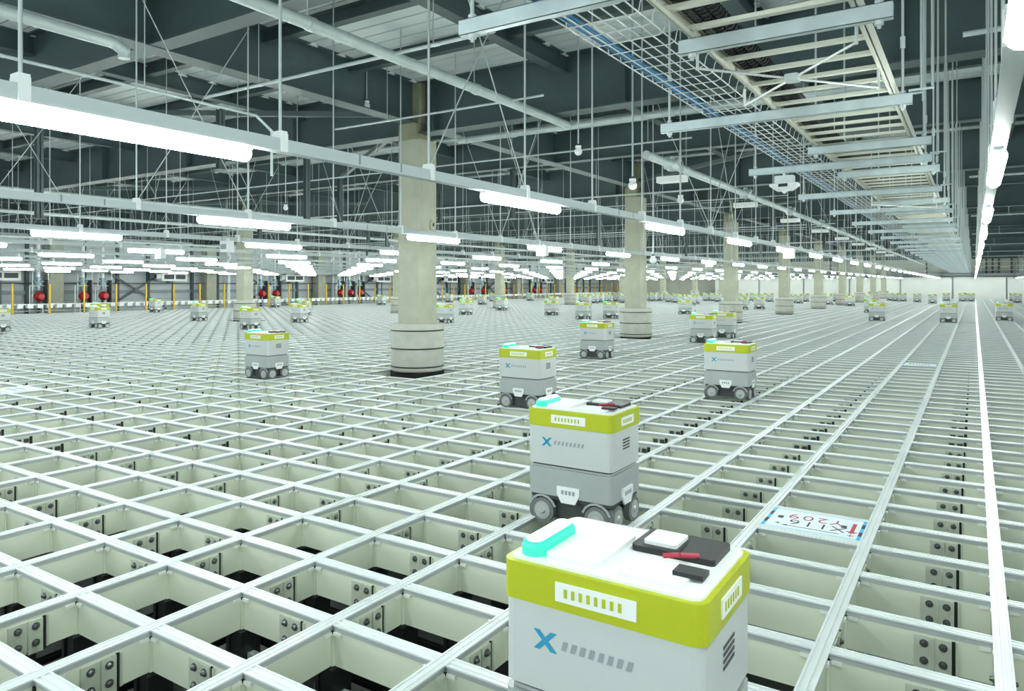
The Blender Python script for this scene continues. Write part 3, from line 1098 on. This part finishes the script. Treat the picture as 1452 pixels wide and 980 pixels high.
# ---------------------------------------------------------------- far wall
b = MB('farwall', 'girt')
b.box(WALLX - .3, 14, FARY, FARY + .3, -2.4, DECK)
for k in range(12):
    x = -46 + 5.2 * k
    b.box(x, x + .04, FARY - .012, FARY, -2, DECK, 1)
b.build('wall_back', None, kind='structure')
b = MB('girt'); b.box(-34, 14, FARY - 1.2, FARY - .1, 2.62, 2.95); b.build('trim_3', None, kind='structure')
for n, (x0, x1) in enumerate([(-30, -24.2), (-24.0, -18.6), (-18.4, -13.2), (-13.0, -7.6), (-7.4, -2.2), (-2.0, 3.0), (3.2, 8.4), (8.6, 13.5)]):
    t = empty('partition_panel', ((x0 + x1) / 2, FARY - 1.5, 0), f'{ORD[n]} pale wall panel from the left along the far end', 'partition')
    w = (x1 - x0) / 2
    b = MB('pale'); b.box(-w, w, -.05, .05, -.3, 2.5); b.build('sheet', t)
    b = MB('wall'); b.box(-w - .06, -w, -.08, .08, -.3, 2.6); b.box(w, w + .06, -.08, .08, -.3, 2.6); b.build('frame', t)
for n, x in enumerate([-15.5, -9.5, -4.8, 1.2, 1.8, 2.4, 3.6, 4.2, 4.8, 5.4, 6.0]):
    b = MB('chassis'); b.cyl((x, FARY - .25, 2.9), (x, FARY - .25, DECK - .05), .09, 8); b.cyl((x, FARY - .25, 3.6), (x, FARY - .25, 3.75), .13, 8); b.cyl((x - .1, FARY - .3, 3.2), (x + .1, FARY - .3, 3.2), .05, 6)
    tag(b.build('riser_pipe'), 'dark vertical pipe on the upper far wall', 'pipe', 'dark risers on the upper far wall')
for n, z in enumerate((3.3, 3.8, 4.3)):
    b = MB('pipe'); b.cyl((-30, FARY - .5, z), (13, FARY - .5, z), .05, 6)
    tag(b.build('wall_pipe'), f'{["lowest", "middle", "topmost"][n]} of three level pipes along the upper far wall', 'pipe')
# yellow gate frame in the far left corner
t = empty('yellow_gate', (-40.6, FARY - 6, 0), 'yellow tube gate frame in the far left corner of the hall', 'gate')
b = MB('yellow')
for x in (-1.5, 1.5):
    b.box(x - .08, x + .08, -.08, .08, -.3, 2.2)
b.box(-1.5, 1.5, -.06, .06, 2.05, 2.2); b.build('frame', t)
b = MB('chassis'); b.box(-1.4, .6, -.03, .03, -.2, 1.9); b.build('door_leaf', t)

# ---------------------------------------------------------------- robots
BW, BD = .32, .235


def strokes(b, cx, cz, w, h, n, mi, face):
    """a row of small upright marks standing in for print too small to read"""
    for k in range(n):
        a0 = cx - w / 2 + w * k / n
        a1 = a0 + w / n * .42
        if face == 'f':
            b.box(a0, a1, -BD - .0125, -BD - .0105, cz - h / 2, cz + h / 2, mi)
        else:
            b.box(BW + .0105, BW + .0125, a0, a1, cz - h / 2, cz + h / 2, mi)


def robot_parts():
    P = []
    b = MB('shell'); b.rbox(-BW, BW, -BD, BD, .412, .672, .035); P.append(('upper_shell', b))
    b = MB('lower', 'chassis')
    b.rbox(-BW, BW, -BD, BD, .20, .385, .03); b.rbox(-BW + .02, BW - .02, -BD + .02, BD - .02, .384, .413, .03, 1)
    b.rbox(-BW + .015, BW - .015, -BD + .015, BD - .015, .386, .398, .03, 0)
    P.append(('lower_shell', b))
    b = MB('lime'); b.rbox(-BW - .006, BW + .006, -BD - .006, BD + .006, .672, .788, .038); P.append(('color_band', b))
    for nm, bx in (('f', (-.13, .13, -BD - .0105, -BD - .004, .700, .757)), ('k', (-.13, .13, BD + .004, BD + .0105, .700, .757)),
                   ('r', (BW + .004, BW + .0105, -.10, .10, .700, .757)), ('l', (-BW - .0105, -BW - .004, -.10, .10, .700, .757))):
        b = MB('white', 'lime'); b.box(*bx)
        if nm == 'f':
            strokes(b, 0, .7285, .20, .026, 8, 1, 'f')
        if nm == 'r':
            strokes(b, 0, .7285, .15, .026, 6, 1, 'r')
        P.append(('band_label', b))
    b = MB('white', 'dark')
    b.rbox(-BW + .012, BW - .012, -BD + .012, BD - .012, .786, .796, .03)
    b.rbox(-.20, -.02, -.19, .12, .795, .812, .02)
    b.rbox(.00, .27, .02, .20, .795, .815, .015, 1); b.rbox(.03, .14, .05, .17, .814, .826, .01, 0)
    b.rbox(.05, .24, -.19, -.02, .795, .805, .01, 0); b.box(.19, .28, -.12, -.06, .804, .818, 1)
    P.append(('top_tray', b))
    b = MB('led', 'ledcore'); b.rbox(-BW + .03, -BW + .115, -BD + .03, .06, .795, .838, .04, 0, 6, .015); b.rbox(-BW + .045, -BW + .10, -BD + .045, .045, .83, .847, .027, 1, 6, .008); P.append(('status_light', b))
    b = MB('redink'); b.path([(.12, -.01, .812), (.17, .0, .82), (.22, .03, .818)], .008, 6); P.append(('cable', b))
    b = MB('logoblue', 'ink')
    y = -BD - .0015
    for s in (1, -1):
        a = .030
        q = .011
        b.add([(-.17 - a - q, y, .565 - s * a), (-.17 - a + q, y, .565 - s * a), (-.17 + a + q, y, .565 + s * a), (-.17 + a - q, y, .565 + s * a)], [(0, 1, 2, 3)] if s > 0 else [(3, 2, 1, 0)])
    for k in range(8):
        x0 = -.115 + k * .030
        b.add([(x0, y, .551), (x0 + .016, y, .551), (x0 + .024, y, .579), (x0 + .008, y, .579)], [(0, 1, 2, 3)], 1)
    P.append(('logo', b))
    b = MB('chassis')
    for k in range(4):
        b.box(BW - .002, BW + .002, -.06, .05, .535 + k * .020, .545 + k * .020)
    P.append(('vent', b))
    b = MB('chassis')
    b.box(-BW + .07, BW - .07, -BD + .06, BD - .06, .03, .20)
    b.rbox(-BW + .012, BW - .012, -BD + .012, BD - .012, .175, .201, .02)
    P.append(('chassis', b))
    for fc in range(4):
        b = MB('white', 'ink')
        hw = .085
        o = [(-hw, .275), (-hw, .225), (-hw * .62, .165), (hw * .62, .165), (hw, .225), (hw, .275)]
        vs = []
        sg = -1 if fc in (0, 3) else 1
        for t in (.0, .012):
            for a, z in o:
                vs.append((a, sg * (BD + t), z) if fc < 2 else (sg * (BW + t), a, z))
        n = 6
        b.add(vs, [(k, (k + 1) % n, n + (k + 1) % n, n + k) for k in range(n)] + [tuple(range(n)), tuple(range(n, 2 * n))])
        if fc == 0:
            for k in range(4):
                b.box(-.05 + k * .028, -.032 + k * .028, -BD - .0135, -BD - .0115, .225, .252, 1)
        if fc == 2:
            for k in range(4):
                b.box(BW + .0115, BW + .0135, -.05 + k * .028, -.032 + k * .028, .225, .252, 1)
        P.append(('sign_plate', b))
    for ax, sgn, a in [('y', s, x) for s in (-1, 1) for x in (-.205, .205)] + [('x', s, y) for s in (-1, 1) for y in (-.135, .135)]:
        b = MB('tyre', 'hub')
        e0, e1 = (BD - .045, BD - .002) if ax == 'y' else (BW - .045, BW - .002)
        pt = (lambda d: (a, sgn * d, .088)) if ax == 'y' else (lambda d: (sgn * d, a, .088))
        b.cyl(pt(e0), pt(e1), .086, 20, 0)
        b.cyl(pt(e1), pt(e1 + .006), .062, 16, 1)
        b.cyl(pt(e1 + .006), pt(e1 + .016), .026, 10, 1, r2=.018)
        P.append(('wheel', b))
    for ax, sgn, a in [('y', s, x) for s in (-1, 1) for x in (-.205, .205)]:
        b = MB('lower')
        y0, y1 = sorted((sgn * (BD - .008), sgn * (BD + .004)))
        for k in range(6):
            t0, t1 = math.radians(20 + 140 * k / 6), math.radians(20 + 140 * (k + 1) / 6)
            q = [(a + rr * math.cos(t), .088 + rr * math.sin(t)) for t, rr in ((t0, .098), (t1, .098), (t1, .112), (t0, .112))]
            b.add([(p, y, z) for y in (y0, y1) for p, z in q], [(3, 2, 1, 0), (4, 5, 6, 7), (0, 1, 5, 4), (1, 2, 6, 5), (2, 3, 7, 6), (3, 0, 4, 7)])
        P.append(('wheel_guard', b))
    return P


PARTS = [(n, b.mesh(n)) for n, b in robot_parts()]
lo = MB('shell', 'lower', 'lime', 'white', 'led', 'chassis', 'tyre', 'hub', 'ink', 'dark')
lo.rbox(-BW, BW, -BD, BD, .40, .672, .03, 0, 2); lo.rbox(-BW, BW, -BD, BD, .20, .39, .03, 1, 2)
lo.rbox(-BW - .006, BW + .006, -BD - .006, BD + .006, .672, .788, .03, 2, 2); lo.rbox(-BW + .02, BW - .02, -BD + .02, BD - .02, .786, .796, .02, 3, 2)
lo.box(-.13, .13, -BD - .0105, -BD, .70, .757, 3); lo.box(BW, BW + .0105, -.1, .1, .70, .757, 3)
lo.box(-BW + .03, -BW + .115, -BD + .03, .06, .795, .845, 4); lo.box(-BW + .07, BW - .07, -BD + .06, BD - .06, .03, .2, 5)
lo.box(.02, .27, .0, .2, .795, .812, 9); lo.box(-.2, .12, -BD - .002, -BD, .548, .58, 8); lo.box(BW, BW + .002, -.05, .05, .54, .6, 8)
lo.box(-.085, .085, -BD - .012, -BD, .18, .27, 3); lo.box(BW, BW + .012, -.085, .085, .18, .27, 3)
for s in (-1, 1):
    for x in (-.205, .205):
        lo.cyl((x, s * (BD - .045), .088), (x, s * (BD - .002), .088), .086, 10, 6); lo.cyl((x, s * (BD - .002), .088), (x, s * (BD + .004), .088), .055, 8, 7)
    for y in (-.135, .135):
        lo.cyl((s * (BW - .045), y, .088), (s * (BW - .002), y, .088), .086, 10, 6); lo.cyl((s * (BW - .002), y, .088), (s * (BW + .004), y, .088), .055, 8, 7)
LOW = lo.mesh('storage_robot')
used = set()


def robot_at(x, y, label, group=None, full=True):
    if full:
        t = empty('storage_robot', (x, y, .001), label, 'robot', group)
        for n, me in PARTS:
            link(me, n, t)
        return t
    return link(LOW, 'storage_robot', None, (x, y, .001), label, 'robot', group)


ANT = MB('dark'); ANT.cyl((0, 0, .79), (0, 0, .93), .006, 6)
ANT = ANT.mesh('antenna')


def robot(u, v, label, group=None, full=True, free=False):
    """robot whose nearest bottom corner is at row v and whose body is centred on column u of the photo, set in the best grid cell"""
    d = F * HC / (v - HZ)
    un = u + .135 * F / d
    nx, ny = at(un, v)
    cx, cy = nx - BW, ny + BD
    ci, cj = (cx - OX) / PX - .5, (cy - OY) / PY - .5
    best = None
    for i in range(int(ci) - 4, int(ci) + 5):
        for j in ([int(cj * 8) / 8 + q / 8 for q in range(-24, 25)] if free else range(int(cj) - 5, int(cj) + 6)):
            if (i, j) in used:
                continue
            x, y = gx(i) + PX / 2, gy(j) + PY / 2
            if any(abs(x - q[0]) < .95 and abs(y - q[1]) < .85 for q in COLS):
                continue
            uu, vv, dd = pix(x + BW, y - BD)
            e = (uu - .135 * F / dd - u) ** 2 + (3 * (vv - v)) ** 2
            if best is None or e < best[0]:
                best = (e, i, j, x, y)
    used.add((best[1], round(best[2])))
    if free:
        used.add((best[1], round(best[2]) + 1)); used.add((best[1], round(best[2]) - 1))
    return robot_at(best[3], best[4], label, group, full)


robot_at(gx(3) + PX / 2, 2.13, 'white robot with yellow-green band closest to the camera, cut by the bottom edge')
used.add((3, 0))
robot_at(gx(1) + PX / 2, gy(5), 'large white robot with yellow-green band and blue logo in the middle foreground')
used.add((1, 4)); used.add((1, 5))
for u, v, lab in [
    (738, 578, 'white robot on a lane just behind the middle foreground robot'),
    (1037, 567, 'white robot standing right of centre behind the foreground robots'),
    (845, 507, 'white robot in front of the second nearest column, left of it'),
    (996, 486, 'white robot with two thin antennas between the second and third columns'),
    (1035, 481, 'white robot standing at the foot of the third nearest column'),
    (368, 536, 'white robot alone on the left middle of the grid'),
    (355, 467.5, 'white robot in front of the jacketed column at the left'),
    (425, 458.5, 'white robot right of the jacketed left column'),
    (130, 466.5, 'white robot at far left in front of the yellow posts'),
    (136, 456, 'white robot half hidden behind the far left robot'),
    (216, 443.5, 'small white robot beside the left barrier under an X brace'),
    (277, 456, 'white robot at left between an X brace and the jacketed column'),
    (1245, 454.5, 'white robot on the right lanes left of the pale lane pair'),
    (1242, 445, 'white robot peeping out behind the robot on the right lanes'),
    (1346, 457.5, 'white robot on the right lanes under the end of the cable ladder'),
    (1427, 456.5, 'white robot closest to the right edge of the picture'),
    (827, 454, 'white robot left of the second nearest column, farther back'),
    (866, 452, 'white robot partly hidden behind the second nearest column'),
    (660, 446.5, 'white robot right of the nearest column, farther back'),
    (662, 440, 'white robot peeping out behind the robot right of the nearest column'),
    (711, 441, 'white robot at the foot of the slim column behind the nearest column'),
    (685, 432.5, 'white robot far back left of the slim column behind the nearest column'),
    (629, 460, 'white robot half hidden by the right side of the nearest column'),
    (786, 447.5, 'white robot alone between the two slim columns in the middle distance'),
    (786, 436, 'white robot behind the lone robot between the two slim columns'),
    (973, 447.5, 'white robot far back between the second and third columns'),
    (1055, 440, 'white robot far back right of the third column'),
    (1081, 438.5, 'white robot far back just left of the fourth column'),
    (1208, 434.5, 'white robot right of the sixth column in the row'),
    (388, 436.5, 'white robot by the left barrier behind the jacketed column'),
    (430, 447, 'white robot behind the robot right of the left column'),
    (539, 433, 'small white robot by the left barrier left of the nearest column'),
    (636, 429, 'small white robot by the left barrier right of the nearest column'),
    (1178, 433, 'small white robot between the fifth and sixth columns'),
    (-9, 470, 'white robot cut by the left edge of the picture'),
]:
    t = robot(u, v, lab, full=(v > 452), free=u in (738, 1037, 845, 368, 277))
    if 'antennas' in lab:
        link(ANT, 'antenna', t, (-.30, .20, 0)); link(ANT, 'antenna', t, (.30, .20, 0))
G = 'distant robots along the far end'
for u, v in [(752, 427), (815, 431), (826, 430), (834, 433), (843, 430), (851, 429), (863, 428), (874, 428), (884, 430), (918, 427), (927, 427.5), (936, 427), (951, 429), (960, 430), (968, 431), (982, 433), (988, 432),
             (1004, 427), (1013, 427), (1020, 428), (1050, 428), (1058, 430), (1066, 427), (1074, 428), (1084, 427), (1094, 428), (1122, 429), (1129, 430), (1136, 431), (1170, 429), (1185, 428),
             (1200, 426), (1235, 430), (1266, 427), (1273, 428), (1284, 428), (1302, 428.5), (1325, 430.5), (1344, 427), (1363, 427.5), (1372, 427), (1380, 428), (1438, 428), (1447, 430), (700, 428), (905, 426), (1145, 428), (1220, 428)]:
    robot(u, v, 'tiny distant white robot with yellow-green band in the crowd along the far end', G, False)

# ---------------------------------------------------------------- world, camera, view
w = bpy.data.worlds.new('world')
w.use_nodes = True
bg = w.node_tree.nodes['Background']
bg.inputs['Color'].default_value = (.80, .95, .95, 1)
bg.inputs['Strength'].default_value = 1.0
sc = bpy.context.scene
sc.world = w
cam = bpy.data.cameras.new('camera')
cam.sensor_width = 36
cam.lens = F * 36 / W_IMG
cam.shift_y = (HZ - H_IMG / 2) / W_IMG
cam.clip_end = 400
co = bpy.data.objects.new('camera', cam)
co.location = (0, 0, HC)
co.rotation_euler = (math.pi / 2, 0, TH)
col.objects.link(co)
sc.camera = co
sc.view_settings.view_transform = 'Standard'
sc.view_settings.look = 'None'
sc.view_settings.gamma = 1
sc.view_settings.use_curve_mapping = False
sc.view_settings.exposure = 0.5
sc.cycles.max_bounces = 7
sc.cycles.diffuse_bounces = 6
sc.cycles.adaptive_threshold = .02
